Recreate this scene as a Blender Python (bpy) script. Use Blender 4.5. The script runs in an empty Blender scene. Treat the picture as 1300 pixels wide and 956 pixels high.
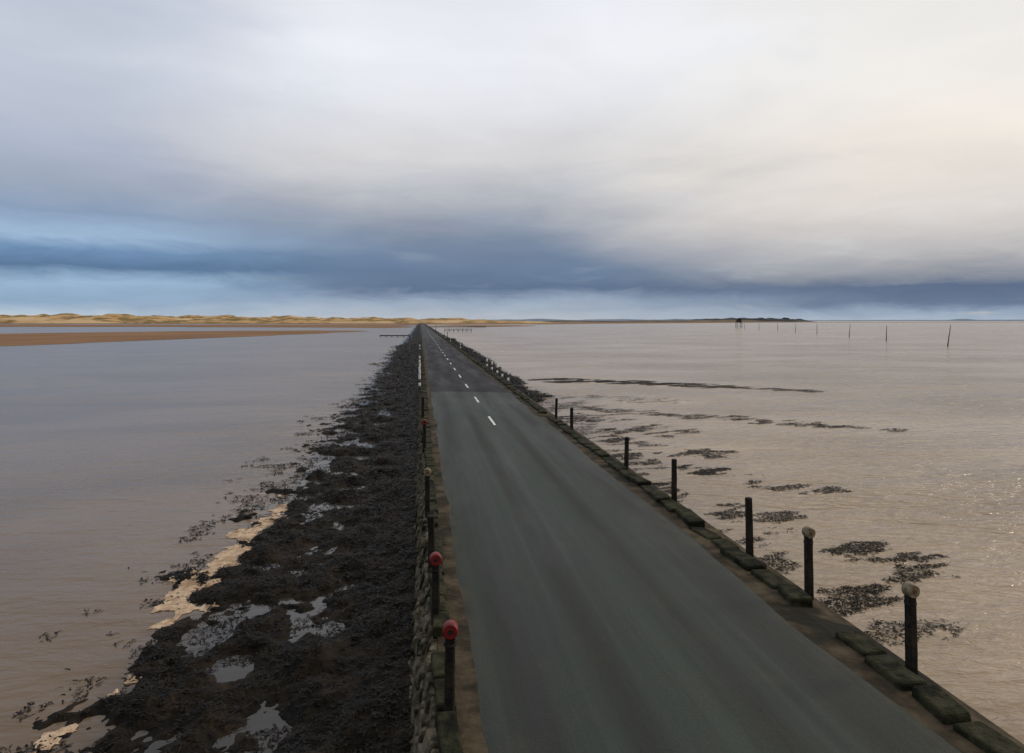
import bpy, bmesh, math, random
import numpy as np
random.seed(7); rng=np.random.default_rng(7)
scene=bpy.context.scene
scene.view_settings.view_transform='Standard'; scene.view_settings.look='None'; scene.view_settings.exposure=0
A=math.radians(7.69); CA,SA=math.cos(A),math.sin(A)
ROAD_Z=0.9; EYE=5.9
def S(r,d):
    """survey axes (metres east of / along the sight line) -> world, road runs along +Y"""
    return (r*CA+d*SA, d*CA-r*SA)
def lin(c):
    return tuple(((v/255)/12.92 if v/255<=0.04045 else ((v/255+0.055)/1.055)**2.4) for v in c)
# ---------------- numpy noise
def vn(x,y,seed=0):
    xi=np.floor(x); yi=np.floor(y); fx=x-xi; fy=y-yi
    fx=fx*fx*(3-2*fx); fy=fy*fy*(3-2*fy)
    def h(a,b):
        s=np.sin(a*127.1+b*311.7+seed*74.7)*43758.5453
        return s-np.floor(s)
    return (h(xi,yi)*(1-fx)+h(xi+1,yi)*fx)*(1-fy)+(h(xi,yi+1)*(1-fx)+h(xi+1,yi+1)*fx)*fy
def fbm(x,y,o=4,seed=0):
    x=np.asarray(x,float); y=np.asarray(y,float)
    s=0;a=.5;t=0
    for i in range(o):
        s=s+a*vn(x,y,seed+i*3.3); t+=a; a*=.5; x=x*2.03+11.3; y=y*2.03+5.7
    return s/t
# ---------------- mesh helpers
def mesh_obj(name,verts,faces,mats=(),smooth=False):
    me=bpy.data.meshes.new(name); me.from_pydata([tuple(map(float,v)) for v in verts],[],faces); me.update()
    ob=bpy.data.objects.new(name,me); scene.collection.objects.link(ob)
    for m in mats: me.materials.append(m)
    if smooth: me.polygons.foreach_set('use_smooth',[True]*len(me.polygons))
    return ob
def quads_obj(name,V,Q,mat,smooth=False):
    me=bpy.data.meshes.new(name)
    me.vertices.add(len(V)); me.vertices.foreach_set('co',np.asarray(V,np.float32).ravel())
    n=len(Q); me.loops.add(n*4); me.loops.foreach_set('vertex_index',np.asarray(Q,np.int32).ravel())
    me.polygons.add(n); me.polygons.foreach_set('loop_start',np.arange(0,n*4,4,dtype=np.int32))
    me.polygons.foreach_set('loop_total',np.full(n,4,np.int32))
    if smooth: me.polygons.foreach_set('use_smooth',np.ones(n,bool))
    me.update(calc_edges=True); me.validate()
    ob=bpy.data.objects.new(name,me); scene.collection.objects.link(ob); me.materials.append(mat); return ob
def grid_quads(nx,ny):
    i=np.arange(nx-1)[None,:]; j=np.arange(ny-1)[:,None]
    a=(j*nx+i).ravel(); return np.stack([a,a+1,a+nx+1,a+nx],1)
# ---------------- material helper
class NT:
    def __init__(s,tree): s.t=tree; s.n=tree.nodes; s.l=tree.links
    def link(s,a,b): s.l.new(a,b)
    def put(s,inp,v):
        if isinstance(v,bpy.types.NodeSocket): s.l.new(v,inp)
        else:
            if isinstance(v,tuple) and len(v)==3 and inp.type=='RGBA': v=(*v,1)
            inp.default_value=v
    def math(s,op,a,b=None,c=None,clamp=False):
        n=s.n.new('ShaderNodeMath'); n.operation=op; n.use_clamp=clamp
        s.put(n.inputs[0],a)
        if b is not None: s.put(n.inputs[1],b)
        if c is not None: s.put(n.inputs[2],c)
        return n.outputs[0]
    def smooth(s,v,a,b,lo=0.,hi=1.):
        n=s.n.new('ShaderNodeMapRange'); n.interpolation_type='SMOOTHSTEP'
        s.put(n.inputs[0],v); n.inputs[1].default_value=a; n.inputs[2].default_value=b
        n.inputs[3].default_value=lo; n.inputs[4].default_value=hi; return n.outputs[0]
    def mix(s,f,a,b,bt='MIX'):
        n=s.n.new('ShaderNodeMix'); n.data_type='RGBA'; n.blend_type=bt; n.clamp_factor=True
        s.put(n.inputs[0],f); s.put(n.inputs[6],a); s.put(n.inputs[7],b); return n.outputs[2]
    def noise(s,vec,scale,detail=4,rough=.55,dist=0.):
        n=s.n.new('ShaderNodeTexNoise'); s.put(n.inputs['Vector'],vec)
        n.inputs['Scale'].default_value=scale; n.inputs['Detail'].default_value=detail
        n.inputs['Roughness'].default_value=rough; n.inputs['Distortion'].default_value=dist
        return n.outputs[0]
    def comb(s,x,y,z=0.):
        n=s.n.new('ShaderNodeCombineXYZ'); s.put(n.inputs[0],x); s.put(n.inputs[1],y); s.put(n.inputs[2],z); return n.outputs[0]
    def sep(s,v):
        n=s.n.new('ShaderNodeSeparateXYZ'); s.put(n.inputs[0],v); return n.outputs
    def mapping(s,v,scale=(1,1,1),rot=(0,0,0)):
        n=s.n.new('ShaderNodeMapping'); s.put(n.inputs[0],v); n.inputs['Scale'].default_value=scale; n.inputs['Rotation'].default_value=rot; return n.outputs[0]
    def ramp(s,f,els):
        n=s.n.new('ShaderNodeValToRGB'); s.put(n.inputs[0],f); cr=n.color_ramp
        cr.elements[0].position=els[0][0]; cr.elements[0].color=(*els[0][1],1)
        cr.elements[1].position=els[-1][0]; cr.elements[1].color=(*els[-1][1],1)
        for p,c in els[1:-1]:
            e=cr.elements.new(p); e.color=(*c,1)
        return n.outputs[0]
    def bump(s,h,strength,dist,normal=None):
        n=s.n.new('ShaderNodeBump'); s.put(n.inputs['Height'],h); s.put(n.inputs['Strength'],strength); s.put(n.inputs['Distance'],dist)
        if normal is not None: s.put(n.inputs['Normal'],normal)
        return n.outputs[0]
def new_mat(name):
    m=bpy.data.materials.new(name); m.use_nodes=True; t=NT(m.node_tree); b=m.node_tree.nodes['Principled BSDF']
    co=t.n.new('ShaderNodeTexCoord').outputs['Object']; return m,t,b,co
def noisy(name,c1,c2,scale=6,rough=.8,bump=.4,bd=.01,c3=None,spec=.4,detail=4):
    m,t,b,co=new_mat(name)
    f=t.smooth(t.noise(co,scale,detail),.35,.65)
    col=t.mix(f,c1,c2)
    if c3: col=t.mix(t.smooth(t.noise(co,scale*.37,3),.52,.64),col,c3)
    t.put(b.inputs['Base Color'],col); b.inputs['Roughness'].default_value=rough
    b.inputs['Specular IOR Level'].default_value=spec
    t.put(b.inputs['Normal'],t.bump(t.noise(co,scale*4,4),bump,bd)); return m

# ======================= SKY (world)
SUN_AZ=math.radians(78); SUN_EL=math.radians(24)   # azimuth clockwise from +Y
w=bpy.data.worlds.new("World"); scene.world=w; w.use_nodes=True
t=NT(w.node_tree); t.n.clear()
out=t.n.new('ShaderNodeOutputWorld')
gen=t.n.new('ShaderNodeTexCoord').outputs['Generated']
x,y,z=t.sep(gen)
hyp=t.math('SQRT',t.math('ADD',t.math('MULTIPLY',x,x),t.math('MULTIPLY',y,y)))
v=t.math('DIVIDE',z,t.math('MAXIMUM',hyp,.02)); u=t.math('ARCTAN2',x,y)
nA=t.noise(t.comb(t.math('MULTIPLY',u,2.0),t.math('MULTIPLY',v,8),1.3),1,4,.5,.3)
nA2=t.noise(t.comb(t.math('MULTIPLY',u,9),t.math('MULTIPLY',v,38),4.1),1,5,.65,.7)
amp=t.math('MULTIPLY_ADD',v,.18,.010)
vv=t.math('ADD',v,t.math('MULTIPLY',t.math('SUBTRACT',nA,.5),amp))
vv=t.math('ADD',vv,t.math('MULTIPLY',t.math('SUBTRACT',nA2,.5),t.math('MULTIPLY_ADD',v,.06,.026)))
rv=t.math('DIVIDE',vv,.6)
def R(lst): return [(p/.6,lin(c)) for p,c in lst]
L=t.ramp(rv,R([(0,(200,206,212)),(.010,(172,189,205)),(.024,(142,167,193)),(.044,(154,181,208)),(.066,(92,120,153)),(.087,(110,142,178)),(.107,(158,184,212)),(.134,(138,158,185)),(.174,(160,171,191)),(.252,(185,193,209)),(.34,(196,204,218)),(.42,(188,196,211)),(.6,(176,181,190))]))
C=t.ramp(rv,R([(0,(178,184,192)),(.010,(170,180,192)),(.027,(152,167,187)),(.046,(96,115,142)),(.0715,(106,126,153)),(.112,(120,136,159)),(.17,(168,173,183)),(.239,(212,211,213)),(.331,(229,231,237)),(.4,(237,239,246)),(.47,(232,234,241)),(.6,(215,216,219))]))
Rr=t.ramp(rv,R([(0,(164,178,194)),(.009,(144,161,182)),(.02,(104,121,146)),(.04,(94,110,136)),(.056,(144,149,159)),(.085,(189,187,188)),(.144,(221,215,210)),(.223,(239,232,223)),(.32,(237,234,230)),(.45,(230,229,228)),(.6,(219,216,212))]))
uu=t.math('ADD',u,t.math('MULTIPLY',t.math('SUBTRACT',nA,.5),.5))
m1=t.smooth(uu,math.radians(-27),math.radians(0)); m2=t.smooth(uu,math.radians(10),math.radians(36))
col=t.mix(m2,t.mix(m1,L,C),Rr)
back=t.smooth(t.math('ABSOLUTE',u),1.6,2.9)
col=t.mix(back,col,lin((165,166,168)))
den=t.math('ADD',t.math('MAXIMUM',z,0.),.14)
pc=t.comb(t.math('DIVIDE',x,den),t.math('DIVIDE',y,den),2.)
nC=t.noise(pc,1.5,7,.52,.3)
mul=t.math('MULTIPLY_ADD',t.math('SUBTRACT',nC,.5),.28,1.02)
mm=t.comb(mul,mul,mul)
col=t.mix(1.,col,mm,'MULTIPLY')
bgc=t.n.new('ShaderNodeBackground'); t.put(bgc.inputs[0],col); bgc.inputs[1].default_value=1.0
sky=t.n.new('ShaderNodeTexSky'); sky.sky_type='NISHITA'; sky.sun_disc=False
sky.sun_elevation=SUN_EL; sky.sun_rotation=SUN_AZ
bgs=t.n.new('ShaderNodeBackground'); t.put(bgs.inputs[0],sky.outputs[0]); bgs.inputs[1].default_value=.1
gap=t.smooth(nC,.58,.8,0.,.2)
ms=t.n.new('ShaderNodeMixShader'); t.put(ms.inputs[0],gap); t.link(bgc.outputs[0],ms.inputs[1]); t.link(bgs.outputs[0],ms.inputs[2]); t.link(ms.outputs[0],out.inputs[0])

sl=bpy.data.lights.new('sun','SUN'); sl.energy=1.2; sl.angle=math.radians(14); sl.color=(1,.88,.73)
so=bpy.data.objects.new('sun',sl); scene.collection.objects.link(so)
from mathutils import Vector
sd=Vector((math.sin(SUN_AZ)*math.cos(SUN_EL),math.cos(SUN_AZ)*math.cos(SUN_EL),math.sin(SUN_EL)))
so.rotation_euler=sd.to_track_quat('Z','Y').to_euler()

# ======================= MATERIALS
def water_mat():
    m,t,b,co=new_mat('murky_tidal_water')
    X,Y,Z=t.sep(co)
    expo=t.smooth(X,2.,22.,.24,1.25)        # windward (right) side is choppier than the lee side
    gust=t.smooth(t.noise(t.mapping(co,(.03,.05,1)),1,3),.35,.65,.5,1.2)
    n1=t.noise(t.mapping(co,(2.0,4.2,1),(0,0,.45)),1,3,.6,.5)
    n2=t.noise(t.mapping(co,(.5,1.25,1),(0,0,.3)),1,2,.5,.4)
    n3=t.noise(t.mapping(co,(.05,.16,1),(0,0,.3)),1,2,.55)
    h=t.math('ADD',t.math('ADD',t.math('MULTIPLY',n1,.16),t.math('MULTIPLY',n2,.34)),t.math('MULTIPLY',n3,1.1))
    edgeN=t.math('ADD',X,t.math('MULTIPLY',t.noise(t.mapping(co,(.5,.5,1)),1,2),1.6))
    pool=t.math('MULTIPLY',t.smooth(edgeN,-4.6,-2.8),t.smooth(X,.2,.6,1.,0.))
    st=t.math('MULTIPLY',t.math('MULTIPLY',expo,gust),t.math('MULTIPLY_ADD',pool,-.85,1.))
    t.put(b.inputs['Normal'],t.bump(h,1.,st))
    silt=t.noise(t.mapping(co,(.05,.09,1)),1,3,.6,.6)
    sf=t.smooth(silt,.35,.65)
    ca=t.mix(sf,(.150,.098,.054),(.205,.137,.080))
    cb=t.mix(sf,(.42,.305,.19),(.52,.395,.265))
    c=t.mix(t.smooth(X,0.,16.),ca,cb)  # paler base to the right: bright sky reflection partly painted into the colour
    c=t.mix(pool,c,(.045,.040,.035))
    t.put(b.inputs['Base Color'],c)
    b.inputs['IOR'].default_value=1.33
    t.put(b.inputs['Roughness'],t.math('MULTIPLY_ADD',pool,-.12,t.smooth(X,0.,30.,.22,.14)))
    return m
def road_mat():
    m,t,b,co=new_mat('weathered_asphalt')
    X,Y,Z=t.sep(co)
    big=t.noise(t.mapping(co,(.9,.10,1)),1,4,.6)
    med=t.noise(co,1.3,5,.6); fine=t.noise(co,55,3,.75)
    streak=t.noise(t.mapping(co,(5.,.06,1)),1,4,.65)
    near=t.mix(t.smooth(big,.35,.65),(.023,.030,.025),(.048,.061,.050))
    near=t.mix(t.smooth(med,.5,.72,0,.5),near,(.054,.047,.032))
    near=t.mix(t.smooth(streak,.45,.7,0,.35),near,(.068,.076,.064))
    near=t.mix(t.smooth(streak,.5,.25,0,.4),near,(.020,.022,.019))
    def band(c,wd):
        d=t.math('ABSOLUTE',t.math('SUBTRACT',t.math('ADD',X,t.math('MULTIPLY',t.math('SUBTRACT',big,.5),.5)),c)); return t.smooth(d,0.,wd,1.,0.)
    tr=t.math('MAXIMUM',t.math('MAXIMUM',band(1.4,.55),band(2.7,.4)),t.math('MAXIMUM',band(4.3,.4),band(5.55,.6)))
    near=t.mix(t.math('MULTIPLY',tr,.65),near,(.019,.018,.014))
    far=t.mix(t.smooth(big,.35,.65),(.011,.009,.011),(.021,.017,.020))
    yy=t.math('ADD',Y,t.math('MULTIPLY',X,.25))
    isfar=t.math('MULTIPLY',t.smooth(yy,48.8,49.1),t.smooth(yy,190.,193.,1.,0.5))
    c=t.mix(isfar,near,far)
    seam=t.smooth(t.math('ABSOLUTE',t.math('SUBTRACT',yy,48.9)),.1,.5,.7,0.)
    c=t.mix(seam,c,(.010,.010,.010))
    e=t.math('ABSOLUTE',t.math('SUBTRACT',X,3.48))
    e=t.math('ADD',e,t.math('MULTIPLY',t.math('SUBTRACT',t.noise(t.mapping(co,(2.,.6,1)),1,5,.65),.5),1.2))
    c=t.mix(t.smooth(e,2.3,3.15,0,.9),c,t.mix(t.smooth(med,.4,.62),(.018,.016,.008),(.060,.044,.026)))
    c=t.mix(t.smooth(fine,.5,.8,0.,.35),c,(.14,.14,.12))
    c=t.mix(t.smooth(fine,.5,.25,0.,.4),c,(.010,.010,.009))
    t.put(b.inputs['Base Color'],c)
    t.put(b.inputs['Roughness'],t.smooth(big,.3,.7,.5,.75))
    t.put(b.inputs['Specular IOR Level'],t.math('MULTIPLY_ADD',isfar,-.12,.22))
    t.put(b.inputs['Normal'],t.bump(t.math('ADD',fine,t.math('MULTIPLY',med,.6)),.7,.012))
    return m
M_water=water_mat(); M_road=road_mat()
M_mud=noisy('silty_ground',(.12,.09,.065),(.17,.13,.095),.3,.9)
def seaweed_mat(name,spec):
    m,t,b,co=new_mat(name)
    n=t.noise(co,2.5,4); n2=t.noise(co,.5,3)
    c=t.mix(t.smooth(n,.35,.7),(.005,.004,.0025),(.020,.013,.006))
    c=t.mix(t.smooth(n2,.55,.7,0,.7),c,(.027,.021,.008))
    t.put(b.inputs['Base Color'],c); b.inputs['Roughness'].default_value=.45; b.inputs['Specular IOR Level'].default_value=spec
    return m
M_weed=seaweed_mat('bladder_wrack',.10)
M_weedf=seaweed_mat('floating_wrack',.02)
M_bank=noisy('weedy_rubble',(.005,.004,.003),(.018,.013,.008),3,.7,1.,.06,c3=(.030,.021,.014),spec=.10)
M_foam=noisy('tidal_foam',(.50,.33,.20),(.70,.52,.35),5,.8,1.,.04,c3=(.36,.23,.13))
M_sand=noisy('wet_sand',(.23,.12,.055),(.31,.175,.088),.02,.8,.2,.02,spec=.08)
M_stone=noisy('mossy_rubble_stone',(.045,.038,.022),(.19,.16,.11),5.5,.95,1.,.04,c3=(.016,.018,.008),spec=.15)
M_kerb=noisy('algae_covered_kerbstone',(.016,.018,.008),(.052,.048,.026),4,.88,1.,.04,c3=(.010,.010,.006),spec=.12)
M_conc=noisy('silted_concrete',(.035,.027,.016),(.10,.075,.046),2.0,.9,.8,.03,c3=(.018,.017,.010),spec=.15)
M_wood=noisy('tarred_timber',(.008,.007,.006),(.030,.023,.016),9,.75,.8,.01,spec=.2)
M_pole=noisy('weathered_pole',(.05,.04,.03),(.10,.08,.06),5,.8)
M_red=noisy('red_reflector',(.22,.010,.008),(.12,.008,.008),12,.5,.3,.004)
M_tan=noisy('weathered_cap',(.26,.21,.13),(.13,.10,.06),14,.7,.6,.005)
M_amber=noisy('amber_lens',(.16,.07,.02),(.08,.04,.015),20,.4,.1,.003)
M_whitep=noisy('white_post_paint',(.75,.75,.72),(.55,.54,.5),10,.6,.2,.004)
M_blackp=noisy('black_post_paint',(.015,.015,.016),(.03,.03,.03),10,.6,.2,.004)
def mark_mat():
    m,t,b,co=new_mat('road_paint')
    f=t.smooth(t.noise(co,9,6,.7),.33,.5)
    t.put(b.inputs['Base Color'],t.mix(f,(.30,.30,.29),(.80,.80,.78))); b.inputs['Roughness'].default_value=.7
    return m
M_mark=mark_mat()

# ======================= GROUND + WATER
def plane(name,s,z,mat,cy=0):
    return mesh_obj(name,[(-s,cy-s,z),(s,cy-s,z),(s,cy+s,z),(-s,cy+s,z)],[(0,1,2,3)],[mat])
plane('ground',16000,-0.7,M_mud)
plane('water',16000,0.0,M_water)

# ======================= ROAD
ys=np.concatenate([np.arange(-15,80,.5),np.geomspace(80,1420,80)])
xs=np.linspace(.42,6.55,14)
XX,YY=np.meshgrid(xs,ys)
camber=.05*(1-((XX-3.48)/3.06)**2)
ZZ=ROAD_Z+camber-.05+.012*(fbm(XX*.8,YY*.3,3,5)-.5)
quads_obj('road',np.stack([XX.ravel(),YY.ravel(),ZZ.ravel()],1),grid_quads(len(xs),len(ys)),M_road,True)
V=[];F=[]
yy0=32.4
while yy0<1100:
    L0=3.0; n=6; base=len(V)
    for i in range(n+1):
        yv=yy0+L0*i/n
        for xo in (-.06,.06):
            V.append((3.56+xo+random.uniform(-.006,.006),yv,ROAD_Z+.012))
    for i in range(n):
        a=base+2*i; F.append((a,a+1,a+3,a+2))
    yy0+=9.15
mesh_obj('road_marking',V,F,[M_mark])
prof=[(.28,.86),(-.02,-.65),(7.6,-.65),(7.32,.66),(7.26,.76),(6.98,.80),(6.6,.86)]
def extrude(name,prof,y0,y1,mat):
    n=len(prof); Vv=[(a,y0,b) for a,b in prof]+[(a,y1,b) for a,b in prof]
    Ff=[(i,(i+1)%n,(i+1)%n+n,i+n) for i in range(n)]+[tuple(range(n))[::-1],tuple(range(n,2*n))]
    return mesh_obj(name,Vv,Ff,[mat])
extrude('causeway_embankment',prof,-15,1420,M_conc)

def blocks(name,specs,mat,bev=.03):
    V=[];F=[]
    for (x0,x1,y0,y1,z0,z1,j,sh) in specs:
        b=len(V); dx=random.uniform(-j,j); tw=random.uniform(-j,j); dz=random.uniform(-j,j)*.6
        for zi,zz in enumerate((z0,z1)):
            for (xx,yy) in ((x0,y0),(x1,y0),(x1,y1),(x0,y1)):
                V.append((xx+dx+(tw if yy==y1 else -tw)+sh*zi*(1 if xx==x0 else 0)+random.uniform(-j,j)*.5, yy+random.uniform(-j,j)*.5, zz+(dz if zi else 0)+random.uniform(-j,j)*.4))
        F+=[(b,b+3,b+2,b+1),(b+4,b+5,b+6,b+7),(b,b+1,b+5,b+4),(b+1,b+2,b+6,b+5),(b+2,b+3,b+7,b+6),(b+3,b,b+4,b+7)]
    ob=mesh_obj(name,V,F,[mat]); md=ob.modifiers.new('bevel','BEVEL'); md.width=bev; md.segments=2; return ob
sp=[]
for k in range(4):
    yv=3+random.random()*.3
    while yv<170:
        l=random.uniform(.14,.5)*(1 if yv<60 else 2)
        x0=-.18+.09*k
        sp.append((x0,x0+.3,yv,yv+l-.02,-.03+.22*k,.18+.22*k,.045,.05)); yv+=l
blocks('stone_wall',sp,M_stone,.022)
sp=[];yv=3
while yv<260:
    l=random.uniform(.5,1.0)*(1 if yv<80 else 2)
    if random.random()>.06: sp.append((.19,.46,yv,yv+l-.06,.80,.98+random.uniform(-.05,.03),.028,0))
    yv+=l
blocks('kerb',sp,M_kerb,.03)
sp=[];yv=3
while yv<260:
    l=random.uniform(.7,1.3)*(1 if yv<80 else 2)
    if random.random()>.05: sp.append((6.54,6.94,yv,yv+l-.08,.76,.97+random.uniform(-.06,.03),.05,0))
    yv+=l
blocks('kerb',sp,M_kerb,.04)
extrude('kerb_line',[(.22,.80),(.45,.80),(.45,.98),(.22,.98)],260,1400,M_kerb)
extrude('kerb_line',[(6.54,.80),(6.88,.80),(6.88,1.0),(6.54,1.0)],260,1400,M_kerb)

# ======================= BANKS AND SEAWEED
def bankw(Y): 
    w0=5.2-1.0*np.clip((Y-25)/40,0,1)
    return w0+1.7*(fbm(Y/5.,Y*0+3.3,4,2)-.5)
def hb(X,Y):
    tt=-X/bankw(Y)
    base=.20-.24*tt-.30*np.clip(tt-1,0,3)
    return base+.56*(fbm(X*1.3,Y*.9,5,9)-.5)*np.clip(tt*2.4+.2,0,1)+.16*(fbm(X*5,Y*5,3,4)-.5)
def hr(X,Y):
    wd=2.6*np.clip((Y-46)/6,0,1)+1.0*(fbm(Y/7.,Y*0+8,3,6)-.5)
    tt=(X-7.2)/np.maximum(wd,.25)
    base=.24-.26*tt-.2*np.clip(tt-1,0,3)
    return np.maximum(base+.34*(fbm(X*1.3,Y*1.,4,19)-.5)+.1*(fbm(X*5,Y*5,3,14)-.5),-.4)
gy=[4.0]
while gy[-1]<1300: gy.append(gy[-1]+max(.05,(gy[-1]-4)*.0062))
gy=np.array(gy)
xs=np.linspace(-8.0,.06,130); XX,YY=np.meshgrid(xs,gy)
quads_obj('seaweed_bank',np.stack([XX.ravel(),YY.ravel(),hb(XX,YY).ravel()],1),grid_quads(len(xs),len(gy)),M_bank,False)
gy2=gy[gy>30]; xs=np.linspace(7.2,11.5,70); XX,YY=np.meshgrid(xs,gy2)
quads_obj('seaweed_bank',np.stack([XX.ravel(),YY.ravel(),hr(XX,YY).ravel()],1),grid_quads(len(xs),len(gy2)),M_bank,False)

def blades(P,size,up=1.):
    n=len(P); th=rng.uniform(0,2*np.pi,n); L=size*rng.uniform(.6,1.5,n); W=size*rng.uniform(.14,.34,n)
    d=np.stack([np.cos(th),np.sin(th)],1); pz=np.stack([-d[:,1],d[:,0]],1)
    V=np.zeros((n,6,3)); lift=L*rng.uniform(.03,.35,n)*up; tipz=L*rng.uniform(-.05,.15,n)*up
    bend=rng.uniform(-.5,.5,n)
    for k,(s,wz) in enumerate(((0,.6),(.55,1.),(1.,.35))):
        c=P[:,:2]+d*(L*s)[:,None]+pz*(bend*L*s*s)[:,None]
        zz=P[:,2]+(lift if k==1 else (tipz if k==2 else 0))
        for q,sg in enumerate((-1,1)):
            V[:,2*k+q,:2]=c+pz*(sg*W*wz/2)[:,None]; V[:,2*k+q,2]=zz+sg*W*rng.uniform(-.25,.25,n)*up
    b=(np.arange(n)*6)[:,None]
    Q=np.concatenate([b+np.array([[0,1,3,2]]),b+np.array([[2,3,5,4]])],0)
    return V.reshape(-1,3),Q
N=130000
Y=7*np.exp(rng.random(N)*math.log(170/7)); X=-rng.random(N)*7.2
h=hb(X,Y); keep=(h>.015+.06*rng.random(N))&(rng.random(N)<.25+1.5*fbm(X*2,Y*2,3,30)**2)
float_=(h>-.16)&(h<=.01)&(fbm(X*1.3,Y*1.6,3,41)>.54)&(rng.random(N)<.45)
h2=np.where(float_&~keep,.004,h); k=keep|float_
P=np.stack([X[k],Y[k],h2[k]],1); sz=.095*(1+np.maximum(Y[k]-12,0)/28)
Vb,Qb=blades(P,sz,.8); quads_obj('seaweed',Vb,Qb,M_weed)
N=26000
Y=30*np.exp(rng.random(N)*math.log(220/30)); X=7.2+rng.random(N)*4
h=hr(X,Y); k=h>-.02; P=np.stack([X[k],Y[k],h[k]],1)
Vb,Qb=blades(P,.11*(1+Y[k]/28)); quads_obj('seaweed',Vb,Qb,M_weed)
Ps=[]; Ss=[]
def patch(cx,cy,rx,ry,n,rot=0,thr=.5,seed=50,sc=1.6):
    a=rng.uniform(0,2*np.pi,n*6); r=np.sqrt(rng.random(n*6))
    ex=np.cos(a)*r*rx; ey=np.sin(a)*r*ry
    X=cx+ex*math.cos(rot)-ey*math.sin(rot); Y=cy+ex*math.sin(rot)+ey*math.cos(rot)
    f=fbm((X*.93+Y*.37)*sc*.55,(Y*.93-X*.37)*sc*1.5,5,seed)
    k=(f-.22*(r**2-.4)+rng.normal(0,.02,len(X))>thr); X=X[k][:n];Y=Y[k][:n]
    Ps.append(np.stack([X,Y,np.full(len(X),.003)+rng.random(len(X))*.008],1)); Ss.append(.070*(1+np.maximum(Y-10,0)/30)*np.ones(len(X)))
pl=[(11.9,67.2),(17.5,64.6),(22.9,60.7),(28.,57.2),(33.5,52.4)]
for i,(a,b) in enumerate(zip(pl[:-1],pl[1:])):
    patch((a[0]+b[0])/2,(a[1]+b[1])/2,4.3,(3.0,2.6,2.3,1.5)[i],(5200,4600,3800,1500)[i],math.atan2(b[1]-a[1],b[0]-a[0]),(.45,.45,.46,.48)[i],51,.9)
for (cx,cy,rx,ry,n,rot,thr) in [(12.5,43.3,4,1.8,1100,-.5,.55),(17.3,40.0,3.4,1.5,1400,-.5,.52),(21,36.9,3.4,1.4,1400,-.5,.51),(24.3,34.4,3.,1.,700,-.5,.53),
    (12.4,35.4,3.4,2.2,1500,-.6,.54),(10.4,40,2.6,2.6,1200,-.6,.54),(12.0,29.4,2.3,1.5,1300,-.4,.54),(11.7,25.4,1.8,1.2,1200,-.4,.54),(13.0,22.6,2.1,.9,1000,-.4,.54),
    (9.6,19.3,2.0,1.6,1400,0,.55),(11.6,15.9,1.5,1.1,1900,-.3,.54),(11.4,14.1,1.0,.7,500,0,.56),(9.2,13.3,1.4,1.0,1500,0,.55),(9.4,11.8,1.2,.8,600,0,.57),
    (8.4,16.5,.9,2.8,1000,0,.56),(8.2,22,.9,3.2,1200,0,.55),(8.6,28,1.4,4.5,1700,0,.54),(8.9,36,1.7,6,1800,0,.52),(10,47,3.,4.5,1500,0,.54),(15,50,6,2.2,800,-.5,.57),(9.8,32,2.,3.,900,0,.55)]:
    patch(cx,cy,rx,ry,n,rot,thr)
P=np.concatenate(Ps); sz=np.concatenate(Ss)
Vb,Qb=blades(P,sz,.2); quads_obj('floating_seaweed',Vb,Qb,M_weedf)

# foam along the left tide line
c=.03; fx=np.arange(-6.2,-3.0,c); fy=np.arange(9.8,24.5,c); XX,YY=np.meshgrid(fx,fy)
edge=-4.65+1.5*(fbm(YY/2.4,YY*0+1,4,61)-.5)-.10*np.clip(14-YY,0,5)
wd=.40*np.clip(fbm(XX*.6,YY*.6,3,63)*3.2-.95,-.25,1)*np.clip((24.5-YY)/4,0,1)
s=wd-np.abs(XX-edge)*.8+1.0*(fbm(XX*2.6,YY*2.0,6,64)-.54)
Z=.008+.05*np.clip(s,0,.5)+.03*(fbm(XX*11,YY*11,3,65)-.3)*np.clip(s*6,0,1)
Z=np.maximum(Z,np.where(s>0,np.minimum(hb(XX,YY)-.005,.05),0))
q=grid_quads(len(fx),len(fy)); keepq=(s.ravel()[q]>0).all(1)
ob=quads_obj('sea_foam',np.stack([XX.ravel(),YY.ravel(),Z.ravel()],1),q[keepq],M_foam,True)
bm=bmesh.new(); bm.from_mesh(ob.data); bmesh.ops.delete(bm,geom=[v for v in bm.verts if not v.link_faces],context='VERTS')
bmesh.ops.smooth_vert(bm,verts=bm.verts,factor=.5,use_axis_x=True,use_axis_y=True,use_axis_z=False); bm.to_mesh(ob.data); bm.free()

# ======================= POSTS
def cyl(bm,r1,r2,z0,z1,mi,seg=14,cx=0,cy=0,bevel=0):
    rings=[(r1,z0),(r2,z1-bevel)]
    if bevel: rings.append((r2-bevel*.9,z1))
    pr=[]
    for (r,zz) in rings:
        pr.append([bm.verts.new((cx+r*math.cos(2*math.pi*i/seg),cy+r*math.sin(2*math.pi*i/seg),zz)) for i in range(seg)])
    for a,b in zip(pr[:-1],pr[1:]):
        for i in range(seg):
            f=bm.faces.new((a[i],a[(i+1)%seg],b[(i+1)%seg],b[i])); f.material_index=mi; f.smooth=True
    f=bm.faces.new(pr[-1]); f.material_index=mi
def disc_y(bm,R,y0,y1,zc,mi,seg=20,bev=.012):
    rings=[(R-bev,y0),(R,y0+bev),(R,y1-bev),(R-bev,y1)]; pr=[]
    for r,yy in rings: pr.append([bm.verts.new((r*math.cos(2*math.pi*i/seg),yy,zc+r*math.sin(2*math.pi*i/seg))) for i in range(seg)])
    for a,b in zip(pr[:-1],pr[1:]):
        for i in range(seg):
            f=bm.faces.new((a[i],a[(i+1)%seg],b[(i+1)%seg],b[i])); f.material_index=mi; f.smooth=True
    for p in (pr[0][::-1],pr[-1]):
        f=bm.faces.new(p); f.material_index=mi
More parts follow.
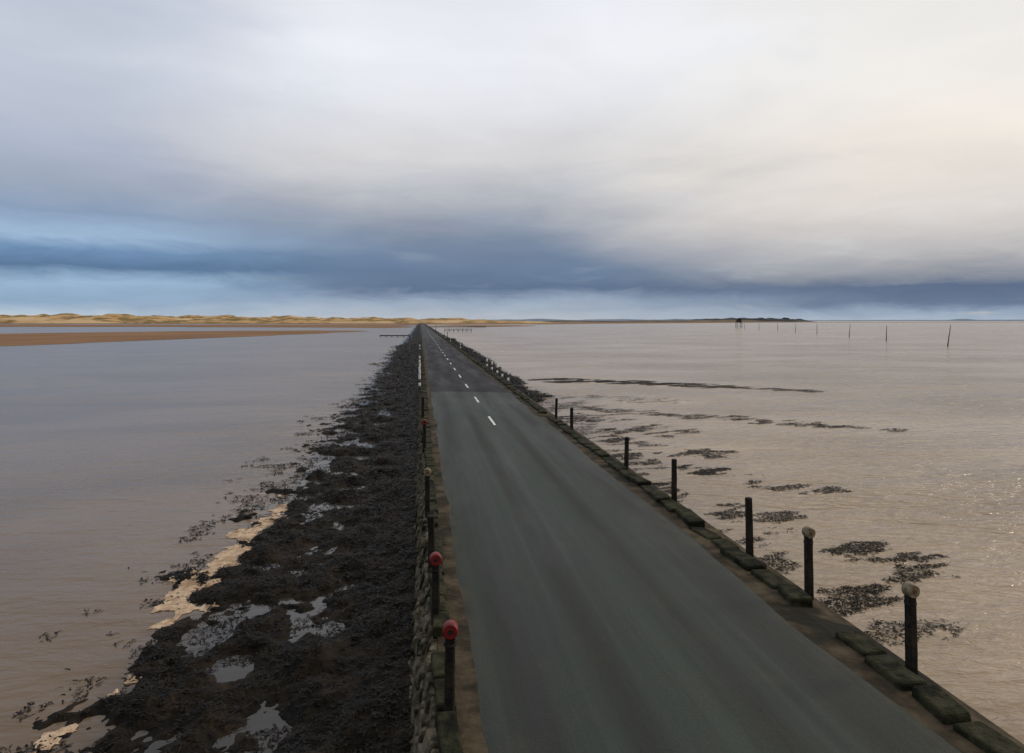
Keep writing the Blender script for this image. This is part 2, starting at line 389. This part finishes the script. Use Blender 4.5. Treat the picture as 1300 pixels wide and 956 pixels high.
def post(x,y,h,cap=None,zb=.75,lean=(0,0),r=.078):
    bm=bmesh.new()
    seg=8
    angs=[math.radians(45*i+ (12 if i%2==0 else -12)+22.5) for i in range(seg)]
    pr=[]
    zt=h+(.9-zb)
    for k in range(8):
        f=k/7; rr=r*(1.06-.10*f)*(1 if k<7 else .86); zz=zt*f if k<7 else zt+.004
        if k==6: zz=zt-.02
        pr.append([bm.verts.new((rr*math.cos(a)*random.uniform(.95,1.05),rr*math.sin(a)*random.uniform(.95,1.05),zz)) for a in angs])
    for a,b in zip(pr[:-1],pr[1:]):
        for i in range(seg): bm.faces.new((a[i],a[(i+1)%seg],b[(i+1)%seg],b[i]))
    bm.faces.new(pr[-1])
    if cap:
        disc_y(bm,.098,-.09,.07,zt-.02,1)
        disc_y(bm,.035,-.10,-.08,zt-.02,2,12,.004)
        cyl(bm,.086,.086,zt-.22,zt-.19,0,12)
    bmesh.ops.recalc_face_normals(bm,faces=bm.faces)
    me=bpy.data.meshes.new('wooden_post'); bm.to_mesh(me); bm.free()
    me.materials.append(M_wood); me.materials.append(M_red if cap=='red' else M_tan); me.materials.append(M_wood if cap!='tan' else M_amber)
    ob=bpy.data.objects.new('wooden_post',me); scene.collection.objects.link(ob); ob.location=(x,y,zb)
    ob.rotation_euler=(math.radians(lean[1]),math.radians(lean[0]),random.uniform(-.1,.1))
for x,y,h,cp in [(7.08,9.05,1.10,'tan'),(7.12,11.75,1.12,'tan'),(7.10,14.0,1.15,None),(7.12,18.5,1.08,None),(7.05,22.8,.98,None),(7.02,31.2,.92,None),(6.98,34.7,.98,None)]:
    post(x,y,h,cp,.70,(random.uniform(-1.5,1.5),random.uniform(-1.5,1.5)))
for x,y,h,cp in [(.37,8.72,1.1,'red'),(.26,11.45,1.05,'red'),(.24,13.9,1.05,None),(.20,17.8,1.1,'tan'),(.18,26.6,1.1,'red'),(.16,36,1.0,None)]:
    post(x,y,h,cp,.78,(random.uniform(-1,1),random.uniform(-1,1)))
def bollard(x,y,h=1.1,zb=.8):
    bm=bmesh.new(); zs=[0,.28,.52,.78,h]
    for i in range(4): cyl(bm,.085,.085,zs[i]*h/1.1,zs[i+1]*h/1.1,[1,0,1,0][i],12,bevel=.0 if i<3 else .03)
    bmesh.ops.recalc_face_normals(bm,faces=bm.faces)
    me=bpy.data.meshes.new('bollard'); bm.to_mesh(me); bm.free(); me.materials.append(M_whitep); me.materials.append(M_blackp)
    ob=bpy.data.objects.new('bollard',me); scene.collection.objects.link(ob); ob.location=(x,y,zb); ob.rotation_euler=(random.uniform(-.03,.03),random.uniform(-.03,.03),0)
for y in (54.5,58.5,62.5,67,72,120,160,190,240): bollard(7.05,y)
for y in (52,56.5,61,66,72,80,118): bollard(-.02,y,zb=.7)

# ======================= POLES, HUT, FENCES
def box(bm,x0,x1,y0,y1,z0,z1,mi=0):
    vs=[bm.verts.new(p) for p in ((x0,y0,z0),(x1,y0,z0),(x1,y1,z0),(x0,y1,z0),(x0,y0,z1),(x1,y0,z1),(x1,y1,z1),(x0,y1,z1))]
    for f in ((3,2,1,0),(4,5,6,7),(0,1,5,4),(1,2,6,5),(2,3,7,6),(3,0,4,7)):
        q=bm.faces.new([vs[i] for i in f]); q.material_index=mi
def finish(bm,name,mats,loc,rz=0):
    bmesh.ops.recalc_face_normals(bm,faces=bm.faces)
    me=bpy.data.meshes.new(name); bm.to_mesh(me); bm.free()
    for m in mats: me.materials.append(m)
    ob=bpy.data.objects.new(name,me); scene.collection.objects.link(ob); ob.location=loc; ob.rotation_euler=(0,0,rz); return ob
def pole(X0,Y0,h,l,mat):
    bm=bmesh.new(); cyl(bm,.16,.10,-.7,h*.5,0,9); cyl(bm,.10,.06,h*.5,h,0,9,bevel=.02)
    ob=finish(bm,'marker_pole',[mat],(X0,Y0,0)); ob.rotation_euler=(0,math.radians(l),0)
for r,d,h,l in [(98.9,155,4.9,9),(108,197,4.6,2),(120,243,4.8,5),(134,300,4.6,0),(142,342,4.6,3),(153,393,4.7,-2),(161,445,4.6,2),(172,505,4.6,1)]:
    pole(*S(r,d),h,l,M_pole)
pole(7.6,330,4.2,0,M_wood); pole(7.7,195,2.9,2,M_wood)
bm=bmesh.new()
for sx in (-1.9,1.9):
    for sy in (-1.9,1.9): cyl(bm,.22,.18,-.7,4.3,0,8,sx,sy)
box(bm,-2.3,2.3,-2.3,2.3,4.3,4.55,0); box(bm,-1.8,1.8,-1.8,1.8,4.55,6.6,1)
for z0 in (1.2,3.): 
    for sy in (-2.0,1.9): box(bm,-1.9,1.9,sy,sy+.1,z0,z0+.18,0)
vs=[bm.verts.new(p) for p in ((-2.1,-2.1,6.6),(2.1,-2.1,6.6),(2.1,2.1,6.6),(-2.1,2.1,6.6),(0,-2.1,7.7),(0,2.1,7.7))]
for f in ((0,1,4),(2,3,5),(1,2,5,4),(3,0,4,5),(3,2,1,0)): bm.faces.new([vs[i] for i in f])
box(bm,-.45,.45,-1.83,-1.803,4.6,6.2,0)
for i in range(9): box(bm,2.3+i*.35,2.65+i*.35,-.5,.5,4.2-i*.48,4.3-i*.48,0)
finish(bm,'refuge_hut',[M_wood,M_pole],(*S(190,572),0),-.15)
def railing(name,p0,p1,h,z):
    bm=bmesh.new(); L0=math.dist(p0,p1); n=max(2,int(L0/2.2))
    for i in range(n+1): box(bm,L0*i/n-.09,L0*i/n+.09,-.09,.09,-.8,h)
    for zz in (h*.45,h*.85): box(bm,-.1,L0+.1,-.14,-.091,zz,zz+.18)
    finish(bm,name,[M_wood],(p0[0],p0[1],z),math.atan2(p1[1]-p0[1],p1[0]-p0[0]))
railing('wooden_railing',S(-34,345),S(-21,352),1.5,.2)
railing('wooden_railing',S(-47.5,246),S(-36.5,243),.5,.1)
railing('wooden_railing',S(-62,520),S(-20,525),1.2,.2)

# ======================= SANDBARS
def sandbar(pts,z,seed,name='sandbar',amp=.06,mat=M_sand):
    P=[];n=len(pts)
    for i in range(n):
        a=pts[i];b=pts[(i+1)%n]; L0=math.dist(a,b); k=max(2,int(L0/6))
        for j in range(k):
            f=j/k; r=a[0]+(b[0]-a[0])*f; d=a[1]+(b[1]-a[1])*f
            nn=(fbm(np.array([r*.018]),np.array([d*.018]),4,seed)[0]-.5)*2*amp*math.hypot(r,d)*.9
            P.append((r+nn*.8,d+nn))
    V=[(*S(r,d),z) for r,d in P]; 
    return mesh_obj(name,V,[tuple(range(len(V)))],[mat])
sandbar([(-700,110),(-116,158),(-108,205),(-88,300),(-84,372),(-118,412),(-190,372),(-228,305),(-900,330)],.05,71)
sandbar([(-1200,560),(-435,640),(-200,600),(-92,545),(-100,720),(-145,960),(-700,1010),(-1500,980)],.07,72)
sandbar([(-2600,1130),(-900,1180),(-170,1110),(-150,1000),(60,1090),(160,1300),(900,2200),(-3500,2200)],.10,73)
sandbar([(-68,640),(-30,620),(20,700),(30,820),(-70,900),(-92,760)],.06,74)
sandbar([(250,2150),(900,2050),(1900,2250),(2600,2600),(250,2600)],.12,75,amp=.02)

# ======================= DUNES, ISLAND, HILLS
def land_mat(name,c1,c2,c3,s):
    m,t,b,co=new_mat(name)
    n=t.noise(t.mapping(co,(s,s,s*3)),1,6,.6); n2=t.noise(t.mapping(co,(s*.3,s*.3,s)),1,4,.6)
    c=t.mix(t.smooth(n,.42,.58),c1,c2); c=t.mix(t.smooth(n2,.5,.62),c,c3)
    t.put(b.inputs['Base Color'],c); b.inputs['Roughness'].default_value=.95; b.inputs['Specular IOR Level'].default_value=.1; return m
M_dune=land_mat('marram_dune',(.56,.36,.17),(.23,.16,.065),(.66,.46,.25),.03)
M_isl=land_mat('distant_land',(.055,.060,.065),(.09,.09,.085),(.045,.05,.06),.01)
M_far=land_mat('hazy_hill',(.20,.25,.33),(.24,.29,.37),(.22,.27,.35),.004)  # distance haze painted in as bluish base colours
M_spit=land_mat('low_spit',(.16,.13,.10),(.10,.09,.07),(.25,.19,.13),.006)
def ridge(name,r0,r1,d0,d1,nr,nd,hf,mat):
    r=np.linspace(r0,r1,nr); d=np.linspace(d0,d1,nd); RR,DD=np.meshgrid(r,d)
    f=(DD-d0)/(d1-d0); H=hf(RR,DD,f)
    X=RR*CA+DD*SA; Yw=DD*CA-RR*SA
    return quads_obj(name,np.stack([X.ravel(),Yw.ravel(),H.ravel()],1),grid_quads(nr,nd),mat,True)
def dune_h(r,d,f):
    env=np.sin(np.pi*np.clip(f*1.0,0,1))**.7
    side=np.clip((120-r)/700,0,1)**.6
    n=fbm(r/80,d/80,5,81); n2=fbm(r/26,d/30,3,82)
    return -.3+env*side*(3+21*np.clip(n*1.7-.35,0,1)+6*(n2-.3))
ridge('sand_dune',-3200,140,1480,1900,800,36,dune_h,M_dune)
def spit_h(r,d,f):
    return -.3+np.sin(np.pi*f)*(5.5+7*(fbm(r/120,d/60,4,83)-.35))*np.clip((r-60)/120,0,1)*np.clip((1150-r)/200,0,1)
ridge('sand_spit',50,1200,2620,2800,260,12,spit_h,M_spit)
def isl_h(r,d,f):
    e=np.clip((r-880)/90,0,1)*np.clip((1560-r)/70,0,1)
    return -.5+np.sin(np.pi*f)**.6*e*(12+7*np.exp(-((r-1250)/180)**2)+12*(fbm(r/28,d/40,4,84)-.4))
ridge('island',860,1580,3450,3650,300,14,isl_h,M_isl)
def far_h(r,d,f):
    return -1+np.sin(np.pi*f)*(14+26*np.clip(fbm(r/500,r*0,4,85)-.35,0,1)+14*np.exp(-((r-5050)/90)**2))*np.clip((r-2300)/2200,0,1)
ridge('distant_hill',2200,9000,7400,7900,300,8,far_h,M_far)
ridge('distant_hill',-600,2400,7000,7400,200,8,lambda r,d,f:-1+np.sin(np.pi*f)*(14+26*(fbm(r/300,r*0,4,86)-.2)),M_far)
bm=bmesh.new()
box(bm,-22,20,-8,8,8,19); box(bm,-8,6,-9,7,19,24); box(bm,12,22,-6,6,18.5,23); box(bm,-30,-20,-7,7,10,16)
for i in range(5): box(bm,-21+i*8,-18+i*8,-8.3,-7.7,19,20.3)
for i in range(3): box(bm,-7+i*5,-5+i*5,-9.3,-8.7,24,25.1)
finish(bm,'castle',[M_isl],(*S(1415,3545),-3),-.13)

# ======================= CAMERA
cam=bpy.data.cameras.new('camera'); co=bpy.data.objects.new('camera',cam); scene.collection.objects.link(co)
cam.sensor_width=36; cam.lens=24.0; cam.shift_y=-.0546; cam.clip_start=.1; cam.clip_end=40000
co.location=(0,0,EYE); co.rotation_euler=(math.radians(90),0,-A)
scene.camera=co
